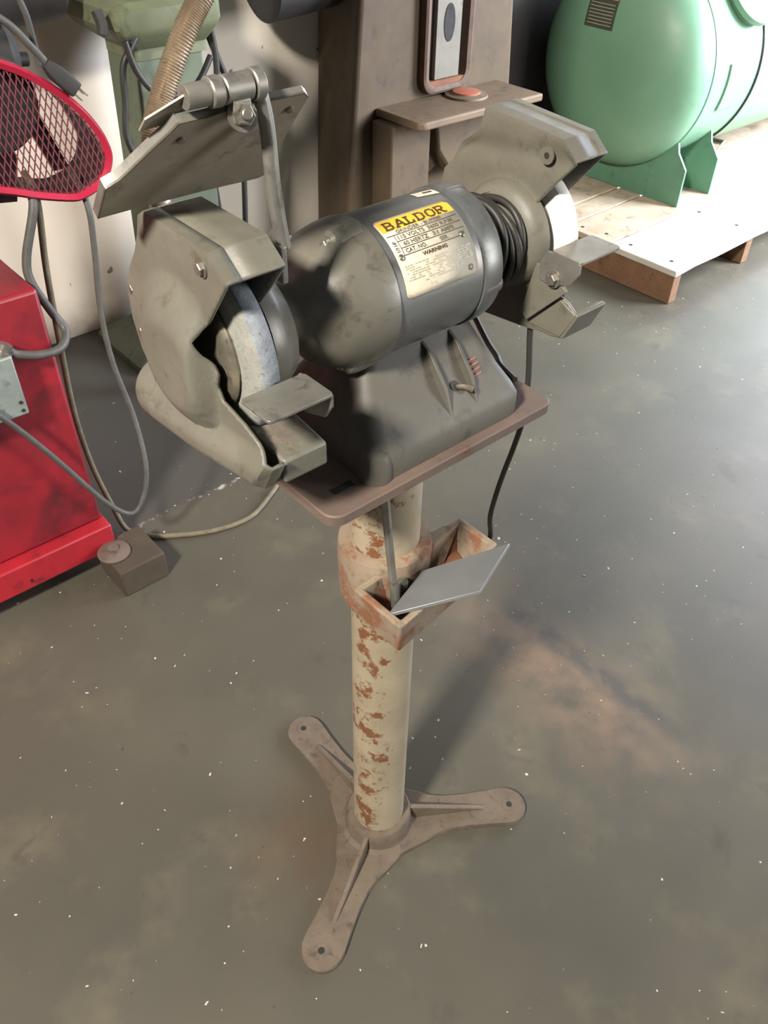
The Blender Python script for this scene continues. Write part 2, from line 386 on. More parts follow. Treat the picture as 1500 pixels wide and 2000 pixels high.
# base casting
def lp(x0, x1, y0, y1, z, r, n=5): return [Vector((x, y, z)) for x, y in rrect(x0, x1, y0, y1, r, n)]
q = MB().loft([lp(-.098, .116, -.092, .09, .9005, .02), lp(-.098, .116, -.092, .09, .922, .02), lp(-.094, .112, -.087, .085, .932, .02),
               lp(-.080, .098, -.060, .06, .962, .018), lp(-.066, .086, -.040, .04, .992, .015), lp(-.05, .07, -.03, .03, 1.005, .012)])
q.build('base_casting', 'base', gr, 40)
for x, y in ((-.084, -.078),):
    MB().lathe((x, y, .9005), (0, 0, 1), [(0, .017), (.022, .0165), (.030, .013), (.034, .006)], 24).build('corner_boss', 'base', gr)
# ribs flanking the switch
for x in (.012, .049):
    q = MB(); pr = [(-.035, .998), (-.050, .990), (-.0745, .961), (-.0885, .925), (-.070, .925), (-.03, .985)]
    q.prism(pr, lambda y, z: Vector((x-.0022, y, z)), lambda y, z: Vector((x+.0022, y, z)))
    q.build('switch_rib', 'base', gr, 30, bevel=.0008)
sw = MB().lathe((.0305, -.064, .950), (0, -.75, .66), [(0, .0085), (.003, .0085), (.003, .0055), (.006, .0055)], 18)
swo = sw.build('switch_collar', 'rubberblk', gr, 30)
MB().tube([(.0305, -.064, .950), (.037, -.074, .953), (.044, -.081, .951)], lambda t: .0022+.002*t, 10).build('switch_lever', 'chrome', swo)
for k in range(4):
    q = MB(); y0 = -.0655-.0035*k; z0 = .9655-.0046*k
    y0, z0 = -.057-.0034*k, .967-.0042*k
    q.box(.057, .069, y0-.0016, y0-.0006, z0-.0006, z0+.0012)
    q.build('worn_print', 'pink', gr)
# motor shell and bells
q = MB().lathe((0, 0, ZA), (1, 0, 0), [(-.047, .0668), (-.044, .0672), (.058, .0672), (.061, .0668)], 72); q.build('motor_shell', 'motor', gr, 40)
q = MB().lathe((0, 0, ZA), (1, 0, 0), [(-.166, .028), (-.128, .0285), (-.120, .033), (-.115, .040), (-.108, .050), (-.098, .0585), (-.084, .0645), (-.066, .0682), (-.052, .0692), (-.047, .069), (-.047, .060)], 72)
q.build('left_end_bell', 'bell', gr, 40)
q = MB().lathe((0, 0, ZA), (1, 0, 0), [(.061, .060), (.061, .0690), (.064, .0695), (.080, .0690), (.086, .0672), (.094, .058), (.105, .047), (.118, .036), (.13, .031), (.162, .028)], 72)
q.build('right_end_bell', 'motor', gr, 30)
for sx_, angs in ((-1, (79, -60, 170)), (1, (88, 170, -10))):
    for a in angs:
        d = Vector((0, -cos(rad(a)), sin(rad(a))))
        xx = -.052 if sx_ < 0 else .064
        o_ = Vector((xx, 0, ZA)) + d*(.060 if sx_ < 0 else .0575)
        e = MB().lathe(o_, (sx_, 0, 0), [(0, .0125), (.018 if sx_ > 0 else .023, .0122), (.024 if sx_ > 0 else .029, .0108), (.0275 if sx_ > 0 else .032, .007)], 20).build('bell_lug', 'bell' if sx_ < 0 else 'motor', gr)
        if sx_ < 0: hexbolt(o_ + Vector((sx_*.0315, 0, 0)), (sx_, 0, 0), .0048, .006, 'lug_bolt', e, .003)
# nameplate on the shell
RN = .0672
def cyl(x, deg, r=RN): return Vector((x, -r*cos(rad(deg)), ZA + r*sin(rad(deg))))
def curved(poly, r, name, m, parent, thick=0):
    bm = bmesh.new()
    vs = [bm.verts.new((x, a, 0)) for x, a in poly]; bm.faces.new(vs)
    a0 = min(a for _, a in poly); a1 = max(a for _, a in poly)
    for i in range(1, 16):
        bmesh.ops.bisect_plane(bm, geom=bm.verts[:]+bm.edges[:]+bm.faces[:], plane_co=(0, a0+(a1-a0)*i/16, 0), plane_no=(0, 1, 0))
    bm.verts.index_update()
    q = MB(); q.add([cyl(v.co.x, v.co.y, r) for v in bm.verts], [[v.index for v in f.verts] for f in bm.faces]); bm.free()
    return q.build(name, m, parent, 60, solid=thick)
npoly = [(x, a) for x, a in rrect(-.038, .052, 10.5, 77, .0001, 1)]
npoly = []
for cx, cy, t0 in ((.047, 73, 0), (-.033, 73, pi/2), (-.033, 15, pi), (.047, 15, 1.5*pi)):
    for i in range(6):
        t = t0 + i/5*pi/2; npoly.append((cx + .005*cos(t), cy + 4.2*sin(t)))
lab = curved(npoly, RN+.0003, 'nameplate', 'label', gr, .0005)
lab['label'] = 'silvery nameplate with an amber band and printed rating'
yb = [(-.0365, 64.3), (.0505, 64.3), (.0505, 73.5), (.047, 75.6), (-.034, 75.6), (-.0365, 73.5)]
curved(yb, RN+.0007, 'amber_band', 'yellow', lab)
DEG = 180/pi/RN
DG = None
def text_on(s, x0, x1, ang, h, m, bold=0, rot=False, name='lettering'):
    cu = bpy.data.curves.new('t', 'FONT'); cu.body = s; cu.size = 1.0; cu.resolution_u = 2; cu.offset = bold
    t = bpy.data.objects.new('t', cu); COL.objects.link(t)
    me = bpy.data.meshes.new_from_object(t.evaluated_get(bpy.context.evaluated_depsgraph_get()))
    xs = [v.co.x for v in me.vertices]; ys = [v.co.y for v in me.vertices]
    if not xs: return
    xa, xb, ya, yb_ = min(xs), max(xs), min(ys), max(ys)
    q = MB(); vs = []
    for v in me.vertices:
        fx = (v.co.x-xa)/(xb-xa); fy = (v.co.y-ya)/(yb_-ya)
        if rot: vs.append(cyl(x1 - fy*(x1-x0), ang + fx*h*DEG, RN+.0010))
        else: vs.append(cyl(x0 + fx*(x1-x0), ang + fy*h*DEG, RN+.0010))
    q.add(vs, [tuple(p.vertices) for p in me.polygons])
    bpy.data.objects.remove(t); bpy.data.curves.remove(cu)
    e = q.build(name, m, lab, 60)
    return e
# slab-serif maker's name, drawn as strokes
def stroke_word(word, x0, x1, a0, h):
    W = {'B': [[(0,0),(0,1)],[(-.16,0),(.55,0),(.74,.1),(.74,.4),(.55,.5),(0,.5)],[(-.16,1),(.5,1),(.68,.9),(.68,.6),(.5,.5)]],
         'A': [[(-.02,0),(.42,1),(.52,1),(.9,0)],[(.16,.35),(.74,.35)],[(-.2,0),(.2,0)],[(.68,0),(1.08,0)]],
         'L': [[(.1,0),(.1,1)],[(-.12,1),(.34,1)],[(-.12,0),(.72,0),(.72,.28)]],
         'D': [[(.02,0),(.02,1)],[(-.16,0),(.5,0),(.76,.2),(.76,.8),(.5,1),(-.16,1)]],
         'O': [[(.2,0),(.62,0),(.84,.22),(.84,.78),(.62,1),(.2,1),(-.02,.78),(-.02,.22),(.2,0)]],
         'R': [[(0,0),(0,1)],[(-.16,1),(.52,1),(.72,.88),(.72,.6),(.52,.48),(0,.48)],[(.34,.48),(.72,0),(.95,0)],[(-.18,0),(.2,0)]]}
    pitch = (x1-x0)/len(word); q = MB()
    for i, ch in enumerate(word):
        for line in W[ch]:
            for (xa, ya), (xb, yb_) in zip(line, line[1:]):
                A = Vector((xa*.80*pitch, ya*h)); B = Vector((xb*.80*pitch, yb_*h)); d = (B-A)
                if d.length < 1e-9: continue
                d.normalize(); vert = abs(d.y) > abs(d.x)
                wdt = .00125 if vert else .00085
                nn = Vector((-d.y, d.x))*wdt; A -= d*.0005; B += d*.0005
                q.add([cyl(x0+pitch*(i+.16)+p.x, a0+p.y*DEG, RN+.0010) for p in (A-nn, B-nn, B+nn, A+nn)], [(0, 1, 2, 3)])
    return q.build('lettering', 'ink', lab, 60)
stroke_word('BALDOR', -.0315, .0435, 65.6, .0082)
text_on('GRINDER - BUFFER', -.0235, .032, 60.9, .0034, 'inkgrey', .02)
text_on('115 VOLTS  3600 R.P.M.', -.0255, .043, 55.4, .0042, 'inkgrey', .022)
text_on('60 HERTZ   3.1 AMPS', -.0235, .0385, 49.7, .0041, 'inkgrey', .022)
text_on('CAT. NO.          SER.', -.025, .027, 44.0, .0041, 'inkgrey', .022)
text_on('WARNING', -.009, .0215, 38.1, .0036, 'ink', .04)
text_on('1/3 HP', -.0345, -.0305, 46.5, .0105, 'inkgrey', .015, True)
q = MB()
for a, xa, xb in ((60.1, -.036, .049), (54.3, -.0282, .049), (48.7, -.0282, .049), (42.9, -.036, .040)):
    q.add([cyl(x, a+da, RN+.0009) for x, da in ((xa, -.27), (xb, -.27), (xb, .27), (xa, .27))], [(0, 1, 2, 3)])
for k in range(6):
    a, b_ = 42.9+17.2*k/6, 42.9+17.2*(k+1)/6
    q.add([cyl(x, aa, RN+.0009) for x, aa in ((-.0285, a), (-.0279, a), (-.0279, b_), (-.0285, b_))], [(0, 1, 2, 3)])
q.build('rule_lines', 'ink', lab)
q = MB(); rng = random.Random(3)
for k in range(9):      # small print, illegible in the photograph
    a = 34.5 - k*1.75; x = -.033
    if k > 6: x = -.014
    while x < (.046 if k < 6 else .03):
        wv = rng.uniform(.0012, .0045)
        if rng.random() < .62:
            q.add([cyl(xx, aa, RN+.0009) for xx, aa in ((x, a), (x+wv, a), (x+wv, a+.75), (x, a+.75))], [(0, 1, 2, 3)])
        x += wv + .0008
e = q.build('small_print', 'inkfaint', lab); e['kind'] = 'stuff'
q = MB()
for r0, r1, t0, t1 in ((.0030, .0024, 0, 2*pi), (.0018, .0012, .7, 5.6)):
    for i in range(16):
        ta, tb = t0+(t1-t0)*i/16, t0+(t1-t0)*(i+1)/16
        q.add([cyl(.0425+r*cos(t), 17.6+r*sin(t)*DEG, RN+.0009) for r, t in ((r0, ta), (r0, tb), (r1, tb), (r1, ta))], [(0, 1, 2, 3)])
q.build('approval_mark', 'ink', lab)
for x, a in ((-.0322, 42.2), (.0435, 43.4)):
    MB().lathe(cyl(x, a, RN), cyl(x, a, 1)-Vector((x, 0, ZA)), [(0, .0031), (.0009, .0031), (.0019, .0022), (.0022, .0008)], 16).build('rivet', 'chrome', lab, 40)
sp = [(.030, 90), (.056, 86), (.059, 94), (.044, 99), (.036, 96)]
stk = curved([(.034, 92), (.058, 88), (.0585, 99), (.035, 103)], RN+.0004, 'torn_sticker', 'stick', gr)
curved([(.044, 95), (.054, 93.5), (.0545, 96), (.044, 97.5)], RN+.0008, 'sticker_mark', 'ink', stk)

# guards: profile in (forward n, z); cover = outer half, housing = motor-side half
PL_ = dict(
 A=[(.080,1.147),(.058,1.163),(-.035,1.164),(-.0445,1.158),(-.052,1.140),(-.063,1.122),(-.080,1.101),(-.092,1.078),(-.0935,1.050),(-.086,1.022),(-.074,1.004),
    (-.070,.985),(-.068,.968),(-.062,.955),(-.050,.950),(-.020,.954),(.035,.961),(.101,.975),(.116,1.004)],
 B=[(.101,1.020),(.082,1.028),(.066,1.032),(.052,1.035),(.046,1.046),(.049,1.058),(.040,1.074),(.0355,1.086),(.040,1.096)])
PR_ = dict(
 A=[(.076,1.149),(.057,1.165),(-.044,1.172),(-.048,1.156),(-.055,1.145),(-.074,1.131),(-.084,1.111),(-.097,1.098),(-.100,1.080),(-.094,1.04),(-.08,1.012),
    (-.078,.985),(-.07,.955),(-.020,.958),(.045,.965),(.082,.972),(.108,1.004)],
 B=[(.095,1.013),(.081,1.017),(.066,1.022),(.054,1.036),(.046,1.050),(.044,1.064),(.038,1.078),(.031,1.092),(.040,1.105)])
def dense(pts, closed, step=.0045):
    out = []
    n = len(pts)
    for i in range(n if closed else n-1):
        a = Vector((*pts[i], 0)); c_ = Vector((*pts[(i+1) % n], 0)); k = max(1, int((c_-a).length/step))
        for j in range(k): p = a.lerp(c_, j/k); out.append((p.x, p.y))
    if not closed: out.append(pts[-1])
    return out
from mathutils.geometry import delaunay_2d_cdt
def face_grid(q, prof, X, h, step=.0026):
    A_ = dense(prof['A'], False, .003); B_ = dense([prof['A'][-1]] + prof['B'] + [prof['A'][0]], False, .0026)[1:-1]
    P = A_ + B_; n = len(P)
    def inside(x, y):
        c = False
        for i in range(n):
            (x0, y0), (x1, y1) = P[i], P[i-1]
            if (y0 > y) != (y1 > y) and x < (x1-x0)*(y-y0)/(y1-y0)+x0: c = not c
        return c
    vs = [Vector(p) for p in P]; pts = []
    x0, x1 = min(p[0] for p in P), max(p[0] for p in P); y0, y1 = min(p[1] for p in P), max(p[1] for p in P)
    nx, ny = int((x1-x0)/step), int((y1-y0)/step)
    for i in range(nx):
        for j in range(ny):
            x = x0+(i+.5+.5*(j % 2))*step; y = y0+(j+.5)*step
            if inside(x, y) and min((x-p[0])**2+(y-p[1])**2 for p in P) > (.0016)**2: pts.append(Vector((x, y)))
    v2, _, f2, *_r = delaunay_2d_cdt(vs + pts, [(i, (i+1) % n) for i in range(n)], [list(range(n))], 1, 1e-7)
    o = len(q.v)
    for v in v2:
        d = math.sqrt(min((v.x-p[0])**2+(v.y-p[1])**2 for p in A_))
        q.v.append(tuple(ax(X + h(v.x, v.y)*sstep(0, .006, d), v.x, v.y)))
    q.f += [tuple(i+o for i in f) for f in f2]
def band(q, prof, xa, xb):
    P = dense(prof['A'], False, .003); o = len(q.v); n = len(P)
    for X in (xa, (xa+xb)/2, xb): q.v += [tuple(ax(X, *p)) for p in P]
    for k in range(2):
        for j in range(n-1): q.f.append((o+k*n+j, o+k*n+j+1, o+(k+1)*n+j+1, o+(k+1)*n+j))
def sstep(a, b, x): t = max(0, min(1, (x-a)/(b-a))); return t*t*(3-2*t)
def dome(cn, cz, r, hh, sgn):
    return lambda n, z: sgn*hh*(1-sstep(r*.45, r, math.hypot(n-cn, z-cz)))
# left guard
hL = dome(.000, 1.052, .076, .019, -1)
def hL2(n, z):
    v = hL(n, z)*(1-sstep(.033, .046, n))
    z0 = .972 + (n+.08)*.10
    v2 = -.016*(1-sstep(.003, .027, abs(z-z0)))*sstep(-.095, -.07, n)*(1-.45*sstep(0, .11, n))
    return min(v, v2)
q = MB(); face_grid(q, PL_, -.225, hL2); band(q, PL_, -.225, -.2130)
gc = q.build('left_guard_cover', 'cast', gr, 30, solid=.003)
gc['label'] = 'cast outer wheel guard with a bulging hub, under the raised shield'
PH_ = dict(A=PL_['A'][:-2] + [(.035, .961), (.101, .976), (.110, .998)], B=[(.085, 1.0), (.052, 1.006), (.036, 1.025), (.030, 1.06), (.040, 1.10)])
PH_['A'] = PL_['A'][:-3] + [(.035, .961), (.101, .976), (.110, .998)]
q = MB(); face_grid(q, PH_, -.176, lambda n, z: 0); band(q, PH_, -.2128, -.176)
gh = q.build('left_guard_housing', 'cast', gr, 27, solid=.003)
MB().lathe((-.178, 0, ZA), (1, 0, 0), [(0, .064), (.012, .063), (.02, .058), (.03, .052), (.036, .034)], 48, cap0=False).build('guard_boss', 'bell', gr, 40)
# dust outlet and its lobe
MB().lathe(ax(-.2005, -.042, .968), ax(0, -1, -.10), [(-.05, .026), (0, .031), (.05, .033), (.062, .0335), (.068, .0315), (.0685, .028), (.04, .026)], 36, cap0=False, cap1=True).build('dust_outlet', 'cast', gr, 40)
# chute floor with grinding dust at the front of the left guard
q = MB(); q.prism([(.03, 1.012), (.112, 1.001), (.112, .978), (.03, .965)], lambda n, z: ax(-.2105, n, z), lambda n, z: ax(-.1665, n, z))
ch = q.build('spark_chute', 'cast', gr, 30, bevel=.0025)
q = MB(); rng = random.Random(5)
for i in range(12):
    for j in range(12):
        q.v.append(tuple(ax(-.2095+.0405*i/11, .040+.066*j/11 + .003*rng.random(), 1.0112-.134*(.010+.066*j/11) + .0035*rng.random()*(1-j/13))))
for i in range(11):
    for j in range(11): q.f.append((i*12+j, (i+1)*12+j, (i+1)*12+j+1, i*12+j+1))
q.build('grinding_dust', 'grit', ch, 80)
for n_, z_, xx in ((.048, 1.149, -.2265), (-.0865, 1.080, -.2225), (-.083, 1.040, -.2225)):
    hexbolt(ax(xx, n_, z_), (-1, 0, 0), .0052, .0045, 'cover_bolt', gr)
# left wheel
q = MB().lathe((0, 0, ZA), (1, 0, 0), [(-.2085, .03), (-.2085, .073), (-.206, .0795), (-.2045, .081)], 96, cap0=True, cap1=False)
wl_ = q.build('left_grinding_wheel', 'wheelside', gr, 60); wl_['label'] = 'grey coarse grinding wheel'
MB().lathe((0, 0, ZA), (1, 0, 0), [(-.2045, .081), (-.2035, .0823), (-.1895, .0823), (-.188, .0805), (-.188, .03)], 96, cap0=False).build('wheel_rim', 'alu', wl_, 60)
MB().lathe((0, 0, ZA), (-1, 0, 0), [(.2085, .055), (.2115, .0565), (.2145, .053), (.216, .046), (.2145, .030), (.222, .011), (.228, .009)], 48).build('wheel_flange', 'chrome', wl_, 30)
# left tool rest
def rest(x0, x1, n0, n1, z, flange, name, lab_):
    t = .0028
    q = MB(); rr = [(x, n) for x, n in rrect(x0, x1, n0, n1, .004, 4)]
    q.loft([[ax(x, n, z-t) for x, n in rr], [ax(x, n, z-.0004) for x, n in rr], [ax(x*.999+.001*(x0+x1)/2, n, z) for x, n in rr]])
    if flange > 0: xa, xb = x1-t, x1
    else: xa, xb = x0, x0+t
    pr = [(n0-.004, z-.002), (n1-.001, z-.002), (n1-.001, z-.013), (n1-.010, z-.027), (n0+.004, z-.036), (n0-.010, z-.034), (n0-.012, z-.015)]
    q.prism(pr, lambda n, zz: ax(xa, n, zz), lambda n, zz: ax(xb, n, zz))
    e = q.build(name, 'steel', gr, 30, bevel=.0009); e['label'] = lab_
    return e
r1 = rest(-.229, -.167, .084, .124, 1.055, 1, 'tool_rest', 'flat bent tool rest in front of the grey wheel')
hexbolt(ax(-.167, .098, 1.032), (1, 0, 0), .006, .006, 'rest_bolt', r1)
# right guard
hb = dome(0.0, 1.057, .062, .012, -1)
def hR(n, z):
    k = z - .10*n
    return hb(n, z) + .0035*math.exp(-((k-1.140)/.012)**2)
q = MB(); face_grid(q, PR_, .1640, hR); band(q, PR_, .1640, .1930)
q.build('right_guard_housing', 'cast', gr, 27, solid=.003)['label'] = 'cast motor-side half of the wheel guard over the white wheel'
PC_ = dict(A=PR_['A'][:-2] + [(.058, .972)], B=[(.056, .99), (.052, 1.02), (.046, 1.05), (.038, 1.078), (.031, 1.092), (.040, 1.105)])
q = MB(); face_grid(q, PC_, .2085, lambda n, z: 0); band(q, PC_, .1932, .2085)
q.build('right_guard_cover', 'cast', gr, 27, solid=.003)
MB().lathe((.166, 0, ZA), (-1, 0, 0), [(0, .058), (.010, .056), (.018, .050), (.022, .036)], 48, cap0=False).build('guard_boss', 'cast', gr, 40)
MB().lathe(ax(.1605, .043, 1.1485), (-1, 0, 0), [(0, .0085), (.0014, .0083), (.0014, .0032)], 20).build('screw_boss', 'cast', gr, 30)
MB().lathe(ax(.1592, .043, 1.1485), (-1, 0, 0), [(-.001, .0032), (.0004, .0032)], 12).build('screw_hole', 'dark', gr, 30)
# right chute: an open lip
q = MB()
q.prism([(.040, .972), (.084, 1.014), (.1075, 1.004), (.092, .972)], lambda n, z: ax(.1615, n, z), lambda n, z: ax(.1655, n, z))
q.prism([(.098, 1.002), (.106, 1.006), (.110, 1.004), (.096, .972), (.080, .968), (.05, .968), (.05, .973), (.085, .976)], lambda n, z: ax(.1625, n, z), lambda n, z: ax(.209, n, z))
q.build('spark_chute', 'cast', gr, 30, bevel=.0012)
# right wheel
q = MB().lathe((0, 0, ZA), (1, 0, 0), [(.1785, .03), (.1785, .0675), (.180, .069)], 96, cap1=False)
wr_ = q.build('right_grinding_wheel', 'white', gr, 60); wr_['label'] = 'white grinding wheel under the right guard'
MB().lathe((0, 0, ZA), (1, 0, 0), [(.180, .069), (.181, .0703), (.1955, .0703), (.1965, .069), (.1965, .03)], 96, cap0=False).build('wheel_rim', 'white', wr_, 60)
MB().lathe((0, 0, ZA), (1, 0, 0), [(.166, .012), (.171, .03), (.175, .048), (.1785, .05)], 48).build('wheel_flange', 'chrome', wr_, 40)
r2 = rest(.152, .2155, .071, .110, 1.065, -1, 'tool_rest', 'bent tool rest in front of the white wheel')
hexbolt(ax(.152, .079, 1.0375), (-1, 0, 0), .0065, .006, 'rest_bolt', r2)
q = MB(); q.prism([(.052, 1.045), (.075, 1.043), (.096, 1.028), (.05, .978), (.040, .985)], lambda n, z: ax(.1545, n, z), lambda n, z: ax(.1580, n, z))
q.build('rest_bracket', 'cast', gr, 30, bevel=.001)

# eye shield, its hinge and arm
arm = MB().tube([(-.155, -.050, 1.146), (-.1605, -.050, 1.187), (-.1625, -.050, 1.232), (-.1655, -.050, 1.253), (-.170, -.050, 1.2615), (-.178, -.050, 1.2635), (-.188, -.050, 1.2635)], .0056, 14, 5).build('shield_arm', 'steel', gr, 50)
arm['label'] = 'bent round steel arm holding the eye shield'
MB().box(-.1635, -.158, -.058, -.034, 1.120, 1.150).build('arm_clip', 'steel', gr, 30, bevel=.001)
hexbolt((-.1565, -.045, 1.150), (1, 0, 0), .0065, .007, 'arm_bolt', gr, .004)
hp = lambda x: Vector((x, -.050, 1.2635))
hb_ = MB().lathe(hp(-.224), (1, 0, 0), [(0, .0075), (.0005, .0078), (.036, .0078)], 28).build('hinge_pin', 'steel', gr, 40)
for x0, x1, r in ((-.2065, -.1975, .0098), (-.1958, -.1745, .0092), (-.1735, -.1655, .0104)):
    MB().lathe(hp(x0), (1, 0, 0), [(0, r-.0008), (.0008, r), (x1-x0-.0008, r), (x1-x0, r-.0008)], 28).build('hinge_collar', 'steel', gr, 40)
q = MB(); q.box(-.1925, -.1785, -.058, -.046, 1.243, 1.258); q.build('clamp_lug', 'steel', gr, 30, bevel=.001)
hexbolt((-.1855, -.056, 1.2475), (-.25, -.85, .3), .0072, .009, 'clamp_nut', gr, .005)
tn = Vector((0, 1, 1)).normalized()
mainp = [(-.2645, .0297, 1.1703), (-.2672, -.0018, 1.2018), (-.258, -.0072, 1.2072), (-.2412, -.0309, 1.2309), (-.2323, -.0423, 1.2423), (-.229, -.0481, 1.2481), (-.2071, -.0487, 1.2487), (-.1848, -.0522, 1.2522), (-.146, -.0515, 1.2515), (-.1306, -.0518, 1.2518), (-.1241, -.0476, 1.2476), (-.1195, .0108, 1.1892), (-.1128, .0254, 1.1746), (-.116, .0305, 1.1695), (-.121, .0325, 1.1675), (-.1734, .03, 1.17), (-.2321, .0292, 1.1708)]
q = MB(); P_ = [Vector(p) for p in mainp]
q.loft([P_, [p + tn*.0016 for p in P_]])
sh = q.build('eye_shield', 'shield', gr, 30); sh['label'] = 'bent sheet-metal eye shield raised over the left wheel guard'
def strip(pts, off, th, name, m, par):
    A_ = [Vector(p) for p in pts]; q = MB()
    q.loft([[a, a + off, a + off + tn*0 + th, a + th] for a in A_])
    return q.build(name, m, par, 30)
strip(mainp[0:6], tn*.008, Vector((.0012, .0005, -.0005)), 'shield_flange', 'steel', sh)
strip(mainp[5:11], tn*.006, Vector((0, .0008, -.0008)), 'shield_flange', 'steel', sh)
fl_ = [Vector(p) + tn*.006 for p in ((-.2478, -.0332, 1.2382), (-.2469, -.0421, 1.2471), (-.2233, -.0558, 1.2608), (-.2027, -.0506, 1.2556), (-.2011, -.0434, 1.2484), (-.2276, -.042, 1.247), (-.231, -.0345, 1.2395))]
MB().loft([fl_, [p + tn*.0014 for p in fl_]]).build('shield_backing_plate', 'shield', sh, 30)
for p in ((-.136, -.040, 1.240), (-.2215, -.034, 1.234)):
    MB().lathe(p, (0, -1, -1), [(-.001, .0035), (.0016, .0033), (.0026, .002)], 14).build('shield_rivet', 'bolt', sh, 40)

# grinder power cord: wound round the right bell, then hanging down
q = MB()
pts = []
for k in range(0, 4*16+1):
    a = rad(100) - 2*pi*k/16; r = .047 + .0028*sin(k*.9) - .0012*(k//16)
    pts.append((.108 + .0105*k/16 + .0025*sin(k*.7), -r*cos(a), ZA + r*sin(a)))
pts += [(.166, .004, 1.094), (.172, -.028, 1.056), (.173, -.040, 1.019), (.172, -.044, .959), (.172, -.052, .897), (.172, -.053, .843), (.172, -.046, .797), (.172, -.036, .75), (.172, -.028, .705), (.171, -.024, .663), (.168, -.030, .625), (.15, -.012, .600), (.10, .02, .585), (.06, .045, .59), (.03, .048, .60), (.0, .05, .60)]
q.tube(pts, .0036, 8, 4)
tag(q.build('power_cord', 'rubberblk', None, 60), 'dark power cord wound round the grinder motor and hanging behind the plate', 'cord')
q = MB().tube([(.150, .11, .97), (.185, .12, 1.00), (.204, .083, .93), (.190, .035, .9045), (.172, .0, .9040), (.160, -.018, .9040), (.150, -.05, .9040)], .0036, 8, 5)
MBc = q.build('base_cord', 'rubberblk', gr, 60)

# ------------------------------------------------------------------ red machine on the left
rm = thing('belt_driven_machine', 'tall red machine with a mesh belt guard and a scuffed steel cabinet', 'machine', (-.4, 1.2, 0))
q = MB(); q.box(-.95, -.047, .93, 1.40, .128, .70); q.build('cabinet', 'red', rm, 30, bevel=.008)
q = MB(); q.box(-.96, -.040, .898, 1.41, .055, .128); q.build('base_flange', 'redscuff', rm, 30, bevel=.004)
q = MB(); q.box(-1.5, -.86, 1.02, 1.42, .10, 2.62); q.build('column', 'red', rm, 30, bevel=.02)  # unseen column, added to carry the arm and shading block
q = MB(); q.box(-.90, .80, .89, 1.20, 2.40, 2.62); q.build('blocker_arm', 'black', rm, 30, bevel=.02)  # unseen arm, added to hold the shading block
q = MB(); q.box(.005, .80, .88, .975, 1.225, 2.42); q.build('wall_shade_blocker', 'black', rm, 30, bevel=.04, seg=4)  # unseen block above the view, added to shade the wall and brown machine
# switch box on the cabinet front
bx = MB().box(-.30, -.139, .885, .929, .486, .612).build('switch_box', 'box', rm, 30, bevel=.003)
for z in (.497, .515):
    MB().lathe((-.149, .885, z), (0, -1, 0), [(-.001, .004), (.0015, .0035), (.002, .001)], 12).build('box_screw', 'dark', bx)
MB().lathe((-.150, .905, .610), (.55, 0, .8), [(0, .017), (.008, .017), (.008, .013), (.022, .013), (.022, .009)], 14).build('cable_clamp', 'bolt', bx, 30)
# belt guard
GY = 1.0
gpts = [(-.30, 1.13), (-.15, 1.118), (.016, 1.062), (.092, 1.014), (.134, .973), (.160, .935), (.174, .900), (.176, .870), (.160, .838), (.135, .820), (.105, .811), (.081, .811), (.02, .829), (-.044, .853), (-.15, .88), (-.30, .90), (-.37, .94), (-.40, 1.01), (-.37, 1.09)]
P_ = catmull([(x, z, 0) for x, z in gpts + [gpts[0]]], 4)[:-1]
ring = [(p.x, p.y) for p in P_]
cx_, cz_ = sum(p[0] for p in ring)/len(ring), sum(p[1] for p in ring)/len(ring)
def shrink(d):
    out = []; n = len(ring)
    for i in range(n):
        t = Vector(ring[(i+1) % n]) - Vector(ring[i-1]); t.normalize(); nn = Vector((t.y, -t.x))
        if nn.dot(Vector((cx_, cz_)) - Vector(ring[i])) < 0: nn = -nn
        out.append(tuple(Vector(ring[i]) + nn*d))
    return out
inn = shrink(.014)
q = MB()
loops = [[(x, GY-.004, z) for x, z in inn], [(x, GY-.010, z) for x, z in shrink(.005)], [(x, GY-.004, z) for x, z in ring], [(x, GY+.012, z) for x, z in ring], [(x, GY+.012, z) for x, z in inn]]
n = len(ring)
for L in loops: q.v += L
for i in range(5):
    for j in range(n): q.f.append((i*n+j, i*n+(j+1) % n, ((i+1) % 5)*n+(j+1) % n, ((i+1) % 5)*n+j))
gd = q.build('belt_guard', 'redframe', rm, 50)
q = MB()
for L in ([(x, GY+.012, z) for x, z in shrink(.002)], [(x, GY+.14, z) for x, z in shrink(.002)]): q.v += L
for j in range(n): q.f.append((j, (j+1) % n, n+(j+1) % n, n+j))
q.build('guard_side_wall', 'darkred', gd, 50, solid=.003)
